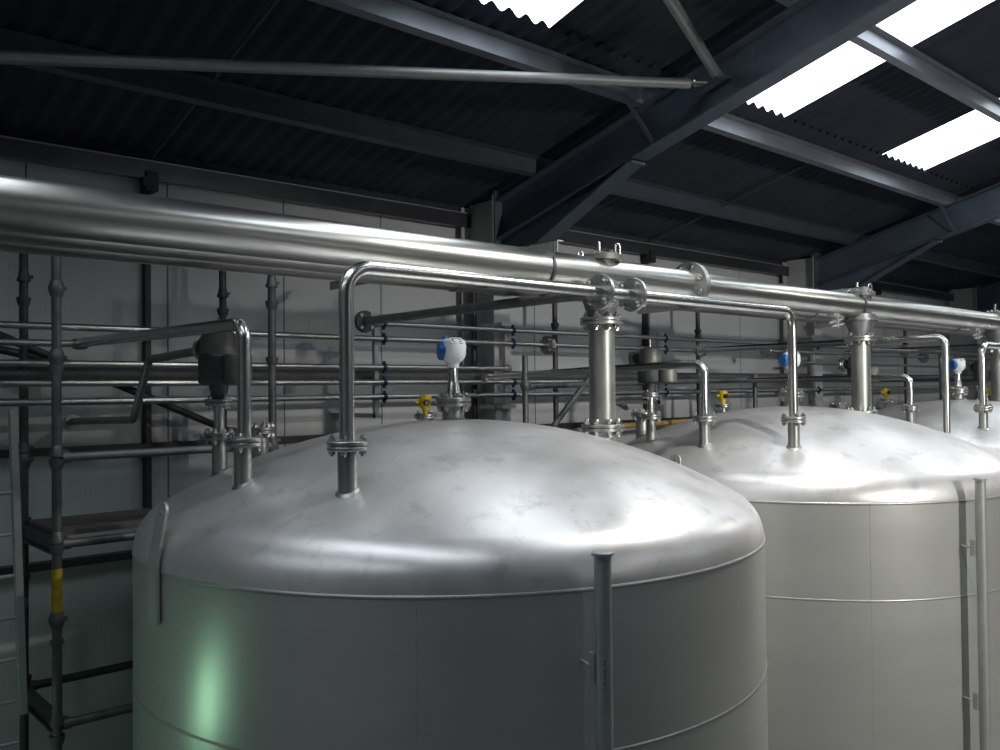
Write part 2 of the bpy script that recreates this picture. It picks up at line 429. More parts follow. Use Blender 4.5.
def make_tank():
    t = thing('storage_tank', (0, 0, 0), '', 'tank', 'row of stainless storage tanks')
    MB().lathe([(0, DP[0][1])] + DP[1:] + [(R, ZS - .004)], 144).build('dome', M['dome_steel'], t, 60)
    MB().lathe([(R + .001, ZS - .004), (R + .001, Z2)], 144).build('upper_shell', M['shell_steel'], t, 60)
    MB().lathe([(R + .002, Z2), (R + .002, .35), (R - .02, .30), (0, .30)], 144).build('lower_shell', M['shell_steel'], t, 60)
    for z in (ZS, Z2):
        m = MB(); m.lathe([(R - .001, z + .010), (R + .004, z + .005), (R + .005, z - .003), (R, z - .010)], 144); m.build('weld_bead', M['weld'], t, 60)
    for az in (-134, -112):                                  # vertical plate welds, slightly raised
        a = math.radians(az); e = V(math.cos(a), math.sin(a), 0); q = V(-e.y, e.x, 0); m = MB()
        m.prism([(-.003, R - .002), (.003, R - .002), (.002, R + .0032), (-.002, R + .0032)], .4, ZS - .01, lambda u, v, w: e * v + q * u + V(0, 0, w)); m.build('vertical_weld', M['shell_steel'], t)
    m = MB(); m.lathe([(R - .08, 0), (R - .03, 0), (R - .03, .32), (R - .08, .32)], 96); m.build('base_skirt', M['concrete'], t)
    for p, r, zt in ((PA, .044, ZF - .012), (PB, .044, ZF - .012), (PV, .041, ZF - .012), (PE, .06, ZF - .02), (PC, .093, 5.905), ((0, 0), .064, 6.105), (PY, .03, 6.0)):
        nozzle(t, p, r, zt, 0)
    flange(t, (PE[0], PE[1], ZF), 'z', .105, n=6)                                   # blind-flanged spare nozzle
    # lifting lug: flat bar standing off the knuckle on the left side
    lg = MB(); az = math.radians(180.5); er = V(math.cos(az), math.sin(az), 0); et = V(-math.sin(az), math.cos(az), 0)
    def lugp(w, z):                       # centre line of the bar, leaning in over the knuckle
        return er * (R + .010 - .19 * max(0, z - 5.42)) + V(0, 0, z) + et * w
    zs = [5.14, 5.18, 5.28, 5.42, 5.46, 5.52, 5.58, 5.64]; out = []
    W = .052; sec = []
    for z in zs: sec.append((z, W))
    for k in range(1, 7):
        a = PI / 2 * k / 6; sec.append((5.64 + W * math.sin(a), max(.004, W * math.cos(a))))
    vs = []; fs = []
    for z, w in sec:
        c = lugp(0, z)
        for s_, o_ in ((-1, 0), (1, 0), (1, 1), (-1, 1)): vs.append(c + et * (w * s_) + er * (.014 * o_))
    for k in range(len(sec) - 1):
        for j in range(4):
            q = (j + 1) % 4; fs.append([4 * k + j, 4 * k + q, 4 * k + 4 + q, 4 * k + 4 + j])
    fs.append([0, 1, 2, 3]); n_ = 4 * (len(sec) - 1); fs.append([n_, n_ + 1, n_ + 2, n_ + 3])
    lg.add(vs, fs); lo = lg.build('lifting_lug', M['shell_steel'], t)
    c = lugp(0, 5.64) + er * .010
    hm = MB(); hm.lathe([(0, 0), (.014, 0), (.016, .006), (0, .006)], 16, Matrix.Translation(c) @ er.to_track_quat('Z', 'Y').to_matrix().to_4x4()); hm.build('shackle_hole', M['bolt'], lo)
    return t
tanks = [make_tank()]; tanks[0].location.x = XS[0]
for k in range(1, 4):
    c = copy_tree(tanks[0]); c.location = (XS[k], 0, 0); tanks.append(c)
for c, l in zip(tanks, ('large stainless tank with domed top nearest the camera, filling the centre',
                        'second domed stainless tank, just right of and behind the nearest one',
                        'third domed stainless tank, only part of its dome seen at the right edge',
                        'fourth stainless tank at the end of the row, hidden behind the third')): c['label'] = l

# ------------------------------------------------------------------ tank-top instruments (built once, copied to each tank)
ordw = ('nearest', 'second', 'third', 'fourth')
def repeat(root, labels):
    root['label'] = labels[0]
    for k in range(1, len(labels)):
        c = copy_tree(root); c.location = Vector(root.location) + V(XS[k], 0, 0); c['label'] = labels[k]
    root.location.x += XS[0]

# radar level sensor on the crown
t = thing('level_sensor', (0, 0, 6.13), '', 'level sensor', 'level sensors on the tank crowns')
flange(t, (0, 0, 6.128), 'z', .108, t=.022, n=8, ph=PI / 8)
m = MB(); m.lathe([(0, 6.150), (.052, 6.150), (.050, 6.165), (.043, 6.20), (.034, 6.245), (.031, 6.255), (.031, 6.345), (0, 6.345)], 28); m.build('antenna_neck', M['pipe_steel'], t)
m = MB(); m.lathe([(0, 6.335), (.034, 6.335), (.040, 6.362), (.058, 6.378), (.074, 6.398), (.081, 6.43), (.081, 6.468), (.074, 6.496), (.052, 6.511), (0, 6.514)], 28)
hd = m.build('housing', M['sensor_white'], t)
az = math.radians(152); d = V(math.cos(az), math.sin(az), 0); s_ = V(-d.y, d.x, 0)
q = (Matrix.Translation(d * .042 + V(0, 0, 6.440)) @ d.to_track_quat('Z', 'Y').to_matrix().to_4x4())
MB().lathe([(0, -.02), (.058, -.02), (.060, -.012), (.060, .038), (.054, .048), (0, .048)], 24, q).build('blue_cover', M['sensor_blue'], hd)['label'] = 'blue round terminal cover'
az = math.radians(-110); w = V(math.cos(az), math.sin(az), 0)
wn = (w + V(0, 0, 1.0)).normalized(); wt = V(-w.y, w.x, 0); wb = wn.cross(wt)
c = w * .060 + V(0, 0, 6.494); m = MB()
m.prism([(-.036, -.022), (.036, -.022), (.036, .022), (-.036, .022)], -.02, .006, lambda a, b, h: c + wt * a + wb * b + wn * h); m.build('display_frame', M['sensor_white'], hd)
m = MB(); m.prism([(-.029, -.014), (.029, -.014), (.029, .014), (-.029, .014)], .0, .0075, lambda a, b, h: c + wt * a + wb * b + wn * h); m.build('display_window', M['black_plastic'], hd)['label'] = 'dark display window'
az = math.radians(-40); w = V(math.cos(az), math.sin(az), 0)
m = MB(); m.tube([w * .06 + V(0, 0, 6.44), w * .105 + V(0, 0, 6.44)], .016, 0, 10); m.build('cable_gland', M['black_plastic'], hd)
m = MB(); m.lathe([(0, 6.49), (.014, 6.49), (.016, 6.515), (.008, 6.53), (0, 6.53)], 12, Matrix.Translation(d * .045)); m.build('vent_plug', M['sensor_blue'], hd)
repeat(t, ['white and blue level sensor standing on the crown of the nearest tank', 'white and blue level sensor on the second tank, half behind the pipe bend',
           'white and blue level sensor on the third tank near the right edge', 'white and blue level sensor on the fourth tank'])

# yellow level switch
zy = 5.962
t = thing('level_switch', (PY[0], PY[1], zy), '', 'level switch', 'yellow level switches on the tank tops')
flange(t, (PY[0], PY[1], zy + .045), 'z', .085, t=.013, n=4, ph=.3)
m = MB(); T = Matrix.Translation(V(PY[0], PY[1], zy)); m.lathe([(0, .05), (.022, .05), (.022, .085), (.03, .09), (.03, .11), (0, .11)], 14, T); m.build('stem', M['switch_yellow'], t)
m = MB(); m.lathe([(0, .105), (.034, .105), (.043, .118), (.044, .165), (.048, .17), (.048, .195), (.040, .203), (0, .203)], 20, T); hb = m.build('housing', M['switch_yellow'], t)
az = math.radians(-110); w = V(math.cos(az), math.sin(az), 0)
MB().lathe([(0, .02), (.026, .02), (.026, .052), (.022, .056), (0, .056)], 18, T @ Matrix.Translation(V(0, 0, .145)) @ w.to_track_quat('Z', 'Y').to_matrix().to_4x4()).build('black_cover', M['black_plastic'], hb)['label'] = 'black round cover'
w = V(-.8, .6, 0)
m = MB(); b0 = V(PY[0], PY[1], zy + .15); m.tube([b0 + w * .03, b0 + w * .07], .014, 0, 10); m.build('cable_gland', M['switch_yellow'], hb)
repeat(t, ['small yellow level switch beside the sensor on the nearest tank', 'small yellow level switch at the back of the second tank, right of its bent pipe',
           'small yellow level switch on the third tank, right of the second tall vent column', 'small yellow level switch on the fourth tank at the right edge'])

# pressure relief valve on a spool piece
vx, vy = PV
t = thing('relief_valve', (vx, vy, ZF), '', 'relief valve', 'relief valves on the tank tops')
flange(t, (vx, vy, ZF), 'z', .088, n=4)
T = Matrix.Translation(V(vx, vy, 0))
MB().lathe([(0, ZF + .02), (.03, ZF + .02), (.03, 6.13), (0, 6.13)], 20, T).build('spool', M['pipe_steel'], t)
flange(t, (vx, vy, 6.145), 'z', .078, t=.015, n=4, ph=.2)
MB().lathe([(0, 6.16), (.042, 6.16), (.044, 6.18), (.058, 6.25), (0, 6.26)], 20, T).build('inlet_cone', M['cast_dark'], t)
m = MB(); m.lathe([(0, 6.245), (.09, 6.245), (.108, 6.255), (.112, 6.262), (.112, 6.405), (.104, 6.415), (.10, 6.42), (0, 6.42)], 28, T)
m.build('body', M['cast_dark'], t)
m = MB(); m.lathe([(0, 6.41), (.098, 6.41), (.102, 6.425), (.098, 6.52), (.085, 6.545), (.03, 6.556), (0, 6.556)], 28, T); m.build('weather_cap', M['cast_pale'], t)
m = MB(); m.lathe([(0, 6.55), (.006, 6.55), (.006, 6.63), (0, 6.63)], 8, T); m.build('indicator_rod', M['bolt'], t)
m = MB(); m.lathe([(0, 6.245), (.068, 6.245), (.076, 6.255), (.076, 6.40), (.068, 6.412), (0, 6.412)], 24, Matrix.Translation(V(vx + .045, vy - .155, 0))); m.build('vacuum_chamber', M['cast_pale'], t)
m = MB(); m.tube([V(vx, vy + .07, 6.455), V(vx, vy + .155, 6.455)], .055, 0, 20); m.build('side_port', M['cast_dark'], t)
flange(t, (vx, vy + .16, 6.455), 'y', .082, t=.016, n=4)
repeat(t, ['dark relief valve pot with side outlet on the left of the nearest tank', 'relief valve pot with pale cap on the second tank, behind its horizontal pipe',
           'relief valve pot on the third tank, beside the second tall vent column', 'dark relief valve pot on the fourth tank at the right edge'])
t = thing('vent_pipe', (vx, 1.02, 6.45), '', 'pipe', 'relief valve vent pipes')
m = MB(); m.tube([V(vx, vy + .17, 6.455), V(vx, 1.77, 6.425), V(vx, 2.07, 6.02), V(vx, 3.44, 5.98)], .027, .05, 14); m.build('tube', M['dull_steel'], t)
m = MB(); m.lathe([(.02, -.006), (.06, -.006), (.06, .006), (.02, .006)], 18, at((vx, 3.43, 5.98), 'y')); m.build('wall_collar', M['dull_steel'], t)
tag(t, 'grey cranked vent pipe from the nearest tank relief valve to the wall', 'pipe'); del t['group']

# tall vent column with reducer, up into the header pipe
ZH = 7.0
cx, cy = PC
t = thing('vent_column', (cx, cy, 5.925), '', 'vent column', 'vertical columns between tanks and header pipe')
flange(t, (cx, cy, 5.925), 'z', .152, t=.022, n=8, ph=PI / 8, br=.013)
T = Matrix.Translation(V(cx, cy, 0))
MB().lathe([(0, 5.945), (.093, 5.945), (.093, 6.66), (0, 6.66)], 40, T).build('tube', M['column_steel'], t)
flange(t, (cx, cy, 6.675), 'z', .152, t=.022, n=8, ph=PI / 8, br=.013)
MB().lathe([(0, 6.695), (.096, 6.695), (.098, 6.71), (.14, 6.845), (.14, 6.86), (0, 6.86)], 40, T).build('reducer', M['dull_steel'], t)
MB().lathe([(0, 6.855), (.17, 6.855), (.17, 6.875), (.148, 6.878), (.148, 6.92), (0, 6.92)], 40, T).build('collar', M['dull_steel'], t)
m = MB(); m.lathe([(0, 7.05), (.105, 7.05), (.105, 7.10), (.150, 7.102), (.152, 7.138), (.135, 7.148), (.05, 7.158), (0, 7.158)], 40, T); hc = m.build('hatch_cover', M['cast_pale'], t)
def lug_loop(c, w, h, r, yaw_, nm='lifting_eye'):
    u = V(math.cos(yaw_), math.sin(yaw_), 0); m = MB(); P = []
    for k in range(21):
        a = PI * k / 20; P.append(c + u * (math.cos(a) * w) + V(0, 0, h + math.sin(a) * w))
    m.tube([c + u * w] + P + [c - u * w], r, 0, 8); return m.build(nm, M['bolt'], hc)
lug_loop(V(cx + .125, cy - .05, 7.13), .016, .085, .008, math.radians(-42))
lug_loop(V(cx + .03, cy + .04, 7.14), .009, .095, .010, math.radians(48))
lug_loop(V(cx - .21, cy + .0, 7.105), .016, .03, .007, math.radians(-42))
for k in range(6):
    a = k * PI / 3 + .3; m = MB(); m.lathe([(0, 7.13), (.013, 7.13), (.013, 7.162), (0, 7.162)], 6, Matrix.Translation(V(cx + .125 * math.cos(a), cy + .125 * math.sin(a), 0))); m.build('bolt', M['bolt'], hc)
repeat(t, ['tall steel vent column with bolted flanges behind the nearest tank dome', 'second tall vent column, under the header pipe on the second tank',
           'third tall vent column at the far right edge of the picture', 'fourth vent column at the end of the row'])

# ------------------------------------------------------------------ header pipes
t = thing('header_pipe', (-6, 0, ZH), 'large shiny header pipe in front, running the whole width above the tanks', 'header pipe', 'large header pipes above the tanks')
m = MB(); m.pipe((X0 + .3, 0, ZH), (2.385, 0, ZH + .005), .117, 40); m.pipe((2.385, 0, ZH + .005), (X1 - .3, 0, ZH), .113, 40); m.build('tube', M['header_steel'], t)
flange(t, (2.39, 0, ZH + .005), 'x', .185, t=.022, n=8, ph=PI / 8, br=.014)
flange(t, (16.5, 0, ZH), 'x', .185, t=.022, n=8, ph=PI / 8, br=.014)
def strap(x, y, z, r, yaw_=0):
    m = MB(); P = []; n = 28
    for k in range(n + 1):
        a = math.radians(-205) + math.radians(230) * k / n
        P.append((math.cos(a), math.sin(a)))
    vs = []; fs = []
    for c_, s_ in P:
        for rr, xx in ((r, -.011), (r + .006, -.011), (r + .006, .011), (r, .011)): vs.append((x + xx, y + rr * c_, z + rr * s_))
    for k in range(n):
        for j in range(4):
            q = (j + 1) % 4; fs.append([4 * k + j, 4 * k + q, 4 * k + 4 + q, 4 * k + 4 + j])
    m.add(vs, fs)
    for sg in (-1, 1): m.pipe((x, y + sg * r * .93, z + r * .4), (x, y + sg * r * .93, z + r * 1.45), .006, 8)
    return m
for x in (.76, 5.16, 9.56):
    strap(x, 0, ZH, .118).build('hanger_strap', M['cast_dark'], t)
for x, s in ((4.73, 1), (8.32, 1)):
    c = MB(); c.box((x - .10, -.05, ZH - .135), (x + .02, .02, ZH - .10)); c.box((x - .05, -.06, ZH - .24), (x - .02, .0, ZH - .12)); c.tube([V(x - .16, -.03, ZH - .20), V(x + .10, -.03, ZH - .15)], .012, 0, 8); c.tube([V(x - .15, -.05, ZH - .235), V(x + .08, -.05, ZH - .20)], .010, 0, 8)
    c.build('pipe_clamp', M['bracket_steel'], t)
for y, lab, xs in ((.33, 'middle header pipe, partly hidden just behind the front one', .53), (.62, 'rearmost header pipe, lowest line behind the front one', .50)):
    t = thing('header_pipe', (-6, y, ZH), lab, 'header pipe', 'large header pipes above the tanks')
    m = MB(); m.pipe((X0 + .3, y, ZH), (X1 - .3, y, ZH), .108, 36); m.build('tube', M['header_steel'], t)
    for dx in (0, 4.35, 8.0): strap(xs + dx, y, ZH, .109).build('hanger_strap', M['dull_steel'], t)
for k, x in enumerate((.80, 5.14, 9.51)):
    t = thing('pipe_support', (x, 0, 7.12), ('folded steel support plate across the header pipes, left of the first hatch', 'pale folded support plate across the header pipes above the second tank', 'folded support plate across the header pipes above the third tank')[k], 'pipe support', 'support plates over the header pipes')
    m = MB(); m.prism([(-.10, 7.112), (-.10, 7.185), (2.75, 7.185), (2.75, 7.112)], x, x + .008, lambda u, v, w: V(w, u, v))
    m.box((x, -.10, 7.179), (x + .06, 2.75, 7.185)); m.build('folded_plate', M['bracket_steel'], t)
    if k: m = MB(); m.box((x, .13, 7.10), (x + .45, .138, 7.19)); m.build('front_plate', M['bracket_steel'], t)
    if k == 0: continue
    a = MB(); a.box((x - .02, -.115, 7.10), (x + .09, -.095, 7.185)); a.build('end_tab', M['bracket_steel'], t)

# ------------------------------------------------------------------ small-bore pipes on the tanks
RP = .0345
ZA = 6.773
def pipe_run(name, path, r, bend, label, group, mt='pipe_steel', flanges=(), cat='pipe', n=18, fm=None):
    t = thing(name, path[0], label, cat, group)
    MB().tube(path, r, bend, n).build('tube', M[mt], t)
    for c, ax, fr in flanges: flange(t, c, ax, fr, n=4, mat=M[fm] if fm else None, **({'one': True, 't': .022, 'br': .011, 'blen': .075} if ax == 'x' else {}))
    return t
xa = PA[0]; ya = PA[1]
FR = .092
pipe_run('balance_pipe', [V(XS[0] + xa, ya, ZF + .01), V(XS[0] + xa, ya, ZA), V(XS[1] + xa, ya, ZA), V(XS[1] + xa, ya, ZF + .01)], RP, .125,
         'polished balance pipe arching from the nearest tank across to the second tank', 'balance pipes between pairs of tanks',
         flanges=[((XS[0] + xa, ya, ZF), 'z', FR), ((XS[1] + xa, ya, ZF), 'z', FR), ((.565, ya, ZA), 'x', .105), ((.865, ya, ZA), 'x', .105)])
pipe_run('balance_pipe', [V(XS[2] + xa, ya, ZF + .01), V(XS[2] + xa, ya, 6.62), V(XS[3] + xa, ya, 6.62), V(XS[3] + xa, ya, ZF + .01)], RP, .125,
         'polished balance pipe on the third tank, bending out of the right edge', 'balance pipes between pairs of tanks',
         flanges=[((XS[2] + xa, ya, ZF), 'z', FR), ((XS[3] + xa, ya, ZF), 'z', FR)])
YP = 2.66; RR = .0255
br = [(XS[0] - 1.343, 6.545, 6.57, 'nearest tank: pipe bending from its left nozzle towards the wall'), (XS[1] - 1.343, 6.395, 6.33, 'second tank: thin-walled pipe bending from its nozzle towards the wall'),
      (XS[2] - 1.343, 6.295, 6.28, 'third tank: short bent pipe behind the second dome'), (XS[3] - 1.343, 6.76, 6.74, 'fourth tank: thin high pipe running to the wall')]
bl = ('bent inlet pipe from the left nozzle of the nearest tank back to the wall pipes', 'bent inlet pipe on the second tank, passing in front of its relief valve',
      'low bent inlet pipe on the third tank, just over the second dome', 'high bent inlet pipe of the fourth tank near the right edge')
for k, (x, zt, ze, _) in enumerate(br):
    pipe_run('inlet_pipe', [V(x, 0, ZF + .01), V(x, 0, zt), V(x, YP - .02, ze)], RP, .085, bl[k], 'inlet pipes from the tanks to the pipe rack',
             flanges=[((x, 0, ZF), 'z', FR)], mt='pipe_steel')
# branch pipes that run back at the gaps between tanks
pipe_run('branch_pipe', [V(1.09, -.12, 6.845), V(1.09, YP, 6.836)], .038, 0, 'grey branch pipe from the vent column back to a round flange on the wall pipes', 'branch pipes to the pipe rack', mt='dull_steel', flanges=[((1.09, YP - .03, 6.834), 'y', .10)], fm='cast_dark')
pipe_run('branch_pipe', [V(6.275, -.43, 5.70), V(6.275, -.43, 6.70), V(6.275, YP, 6.692)], .036, .085, 'bent steel pipe standing between the second and third tanks', 'branch pipes to the pipe rack', flanges=[((6.275, YP - .03, 6.692), 'y', .10)])
pipe_run('drop_pipe', [V(8.69, 1.5, 6.70), V(11.12, 1.5, 6.72), V(11.12, 1.5, 5.7)], .03, .09, 'slim bent pipe far back, behind the pipe between second and third tanks', None, mt='dull_steel')

# ------------------------------------------------------------------ pipe rack on the wall
rack = [(6.825, 1.09, X1 - .5, 'topmost wall pipe, starting at the round flange and running right', [12.5], .0255),
        (6.685, X0 + .3, 6.275, 'upper wall pipe running the length of the wall with a round flange midway', [3.48], .0255),
        (6.565, X0 + .3, -1.343, 'short wall pipe at the left edge that meets the bent inlet pipe', [], .0255),
        (6.42, X0 + .3, 2.86, 'third wall pipe from the bottom, ending beside the pale column', [], .0255),
        (6.28, X0 + .3, 6.38, 'second wall pipe from the bottom, just under the thick dark pipe', [], .0255),
        (6.145, X0 + .3, X1 - .5, 'lowest of the slim wall pipes', [8.3], .0255)]
for z, xa_, xb, lab, fl, r in rack:
    t = thing('wall_pipe', (xa_, YP, z), lab, 'pipe', 'slim pipes in the wall rack')
    MB().pipe((xa_, YP, z), (xb, YP, z), r, 14).build('tube', M['rack_steel'], t)
    for x in fl: flange(t, (x, YP, z), 'x', .105, n=4)
    if z in (6.565, 6.42, 6.28):
        e = MB(); e.lathe([(0, -.05), (.034, -.05), (.042, -.02), (.042, .02), (.034, .05), (0, .05)], 14, at((xb, YP, z), 'x')); e.build('union', M['dull_steel'], t)
for z, xa_, lab in ((6.72, 7.9, 'wall pipe beyond the second tank carrying two round flanges'), (6.56, 9.0, 'wall pipe beyond the second tank, below the flanged one')):
    t = thing('wall_pipe', (xa_, YP + .02, z), lab, 'pipe', 'slim pipes in the wall rack')
    MB().pipe((xa_, YP + .02, z), (X1 - .5, YP + .02, z), .021, 12).build('tube', M['rack_steel'], t)
    if z > 6.7: flange(t, (13.4, YP + .02, z), 'x', .105, n=4); flange(t, (7.95, YP + .02, z + .0), 'x', .09, n=4)
t = thing('wall_pipe', (X0, 2.86, 6.335), 'thick dark pipe running along the wall behind the slim ones', 'pipe')
MB().pipe((X0 + .3, 2.88, 6.335), (X1 - .5, 2.88, 6.335), .066, 20).build('tube', M['cast_dark'], t)
# rack brackets with blue pipe clips
for x, zt, zb, lab, wide in ((1.32, 6.84, 5.95, 'pale pipe bracket upright with blue clips, behind the nearest tank left of the sensor', 0),
                             (2.96, 6.90, 6.02, 'pipe bracket with blue clips fixed to the pale column', 1),
                             (5.58, 6.90, 6.0, 'pipe bracket with blue clips behind the second tank relief valve', 0),
                             (9.42, 6.98, 5.9, 'pipe bracket on the second column with a dark blue clip', 1)):
    t = thing('pipe_bracket', (x, YP + .05, zb), lab, 'pipe bracket', 'brackets of the wall pipe rack')
    dx = .035
    m = MB(); m.prism([(0, 0), (.045, 0), (.045, .045), (.039, .045), (.039, .006), (.006, .006), (.006, .045), (0, .045)], zb, zt, lambda u, v, w: V(x - dx - .045 + u, YP + .035 + v, w)); m.build('upright', M['bracket_steel'], t)
    for z in ((zt - .01, zb) if wide else (zb + .02,)):
        a = MB(); ext = .16 if wide else .03
        a.box((x - dx - .045 - (.05 if wide else 0), YP + .03, z - .02), (x - dx + (.10 if wide else .02), YW - .40 if wide else YW, z + .02)); a.build('arm', M['bracket_steel'], t)
    for z, xa_, xb, _, _, r in rack:
        if xa_ <= x <= xb:
            c = MB(); c.lathe([(.0255, -.014), (.037, -.014), (.037, .014), (.0255, .014), (.0255, -.014)], 16, at((x, YP, z), 'x')); c.box((x - .012, YP - .010, z + .03), (x + .012, YP + .010, z + .058)); c.box((x - .012, YP - .010, z - .058), (x + .012, YP + .010, z - .03)); c.box((x - dx, YP + .026, z - .012), (x + .012, YP + .037, z + .012))
            c.build('pipe_clip', M['blue_plastic'], t)['label'] = 'dark blue pipe clip'
t = thing('downpipe', (2.845, 3.2, 3), 'dark slim downpipe in the angle of the pale column', 'pipe')
MB().pipe((2.845, 3.16, 2.5), (2.845, 3.16, 7.6), .03, 12).build('tube', M['rail_steel'], t)

# ------------------------------------------------------------------ scaffold
RS = .030
def cup(parent, x, y, z, kind, mt):
    m = MB(); T = Matrix.Translation(V(x, y, z))
    if kind == 'b': pr = [(RS, -.03), (.037, -.03), (.048, .012), (.048, .03), (.040, .03), (RS, .0)]
    elif kind == 't': pr = [(RS, .04), (.034, .035), (.036, .005), (.046, -.018), (.046, -.035), (RS, -.035)]
    elif kind == 'c': pr = [(RS, -.055), (.036, -.052), (.046, -.02), (.050, -.01), (.050, .012), (.043, .03), (.036, .052), (RS, .055)]
    else: pr = [(RS, -.012), (.042, -.012), (.042, .012), (RS, .012)]
    m.lathe(pr, 16, T)
    if kind in 'tc': m.box((x + .03, y - .012, z - .01), (x + .062, y + .012, z + .012))
    return m.build('cup_coupler', M[mt], parent)
def pole(x, y, z0, z1, cups, lab, mt='scaffold', sleeve=None):
    t = thing('scaffold_pole', (x, y, z0), lab, 'scaffold pole', 'upright scaffold poles')
    MB().pipe((x, y, z0), (x, y, z1), RS, 16).build('tube', M[mt], t)
    for z, k in cups: cup(t, x, y, z, k, mt)
    if sleeve:
        MB().lathe([(RS, sleeve[0]), (RS + .003, sleeve[0]), (RS + .003, sleeve[1]), (RS, sleeve[1])], 16, Matrix.Translation(V(x, y, 0))).build('yellow_sleeve', M['yellow_tape'], t)['label'] = 'yellow painted band'
    return t
FY, BY = 2.05, 2.85
xs0, xs1 = -1.665, -.135
pole(xs0, FY, 0, 7.35, [(6.89, 'c'), (6.44, 'c'), (6.36, 'b'), (5.83, 't'), (5.75, 'b'), (5.27, 't'), (5.20, 'b'), (4.74, 'c'), (4.60, 'r'), (4.10, 't'), (3.97, 'b')], 'front scaffold pole at the left with a yellow band', 'scaffold', (4.77, 5.07))
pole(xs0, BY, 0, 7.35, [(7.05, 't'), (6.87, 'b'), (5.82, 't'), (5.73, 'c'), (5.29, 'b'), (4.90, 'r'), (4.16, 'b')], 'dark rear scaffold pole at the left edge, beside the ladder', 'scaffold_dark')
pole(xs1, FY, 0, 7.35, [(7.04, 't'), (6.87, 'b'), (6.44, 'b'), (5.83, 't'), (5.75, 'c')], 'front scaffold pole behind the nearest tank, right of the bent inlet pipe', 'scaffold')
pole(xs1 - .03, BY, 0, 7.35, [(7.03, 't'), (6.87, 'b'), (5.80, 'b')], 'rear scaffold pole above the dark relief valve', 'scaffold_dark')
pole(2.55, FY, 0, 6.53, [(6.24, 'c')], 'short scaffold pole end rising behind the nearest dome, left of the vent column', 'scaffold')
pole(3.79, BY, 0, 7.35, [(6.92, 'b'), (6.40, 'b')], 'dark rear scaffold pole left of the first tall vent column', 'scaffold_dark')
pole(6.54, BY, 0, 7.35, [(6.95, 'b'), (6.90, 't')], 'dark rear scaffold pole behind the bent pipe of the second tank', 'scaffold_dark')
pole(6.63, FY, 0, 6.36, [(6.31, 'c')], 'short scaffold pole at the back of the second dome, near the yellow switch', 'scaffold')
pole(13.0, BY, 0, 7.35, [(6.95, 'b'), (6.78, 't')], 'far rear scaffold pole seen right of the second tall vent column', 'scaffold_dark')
def ledger(a, b, lab, mt='scaffold', r=RS):
    a = Vector(a); b = Vector(b)
    t = thing('scaffold_ledger', a, lab, 'scaffold tube', 'horizontal scaffold tubes')
    MB().pipe(a, b, r, 14).build('tube', M[mt], t)
    d = (b - a).normalized()
    for p, s in ((a, 1), (b, -1)):
        m = MB(); q = p + d * (s * .01)
        m.lathe([(0, -.02), (r * 1.25, -.02), (r * 1.25, .03), (0, .03)], 12, Matrix.Translation(q) @ d.to_track_quat('Z', 'Y').to_matrix().to_4x4()); m.build('blade_end', M[mt], t)
ledger((xs0 + .04, FY, 5.79), (xs1 - .04, FY, 5.79), 'upper front scaffold tube, running right from the banded pole at head height of the tank', 'galvanised')
ledger((xs0 + .04, FY, 5.225), (xs1 - .04, FY, 5.225), 'front scaffold tube along the edge of the deck boards')
ledger((xs0 + .04, FY, 4.06), (xs1 - .04, FY, 4.06), 'lowest front scaffold tube at the bottom left')
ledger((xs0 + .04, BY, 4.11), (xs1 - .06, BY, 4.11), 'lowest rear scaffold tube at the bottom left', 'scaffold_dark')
ledger((2.60, FY, 6.232), (6.58, FY, 6.30), 'pale scaffold tube behind the first tall vent column')
ledger((6.68, FY, 6.312), (13.0, FY, 6.33), 'scaffold tube behind the second tank, running right from its short pole')
ledger((3.6, FY, 5.79), (6.5, FY, 5.82), 'ochre scaffold tube low between the first and second tanks', 'ochre_tube')
def transom(x, z, lab):
    t = thing('scaffold_transom', (x, FY, z), lab, 'scaffold transom', 'scaffold transoms')
    m = MB(); m.prism([(-.03, 0), (.03, 0), (.03, .012), (.006, .012), (.006, .10), (.03, .10), (.03, .112), (-.03, .112), (-.03, .10), (-.006, .10), (-.006, .012), (-.03, .012)], FY + .04, BY - .04, lambda u, v, w: V(x + u, w, z - .075 + v)); m.build('beam', M['scaffold_dark'], t)
transom(xs0, 5.235, 'dark scaffold cross beam under the deck, between the two left poles')
transom(xs0, 4.085, 'dark scaffold cross beam at the bottom left, between the two left poles')
for k in range(4):
    m = MB(); y0 = FY + .05 + k * .182; m.box((xs0 + .02, y0, 5.27), (1.3, y0 + .172, 5.305))
    tag(m.build('scaffold_board', M['timber']), ('grey timber scaffold board at the front edge of the deck', 'grey timber scaffold board, second from the front of the deck', 'grey timber scaffold board, third from the front of the deck', 'grey timber scaffold board at the back of the deck by the wall')[k], 'board', 'scaffold deck boards')
def sbrace(a, b, lab, mt):
    t = thing('scaffold_brace', a, lab, 'scaffold brace', 'diagonal scaffold braces')
    MB().pipe(a, b, .03, 14).build('tube', M[mt], t)
    m = MB(); m.lathe([(0, -.03), (.045, -.03), (.045, .03), (0, .03)], 12, at(b, 'y')); m.build('clamp', M[mt], t)
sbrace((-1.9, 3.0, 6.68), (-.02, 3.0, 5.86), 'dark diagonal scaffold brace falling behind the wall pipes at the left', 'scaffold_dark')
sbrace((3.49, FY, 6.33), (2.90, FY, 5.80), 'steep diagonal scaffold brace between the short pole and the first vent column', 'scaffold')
sbrace((-2.9, 3.02, 6.78), (-1.2, 3.02, 6.40), 'thin diagonal brace at the left edge behind the two poles', 'scaffold_dark')
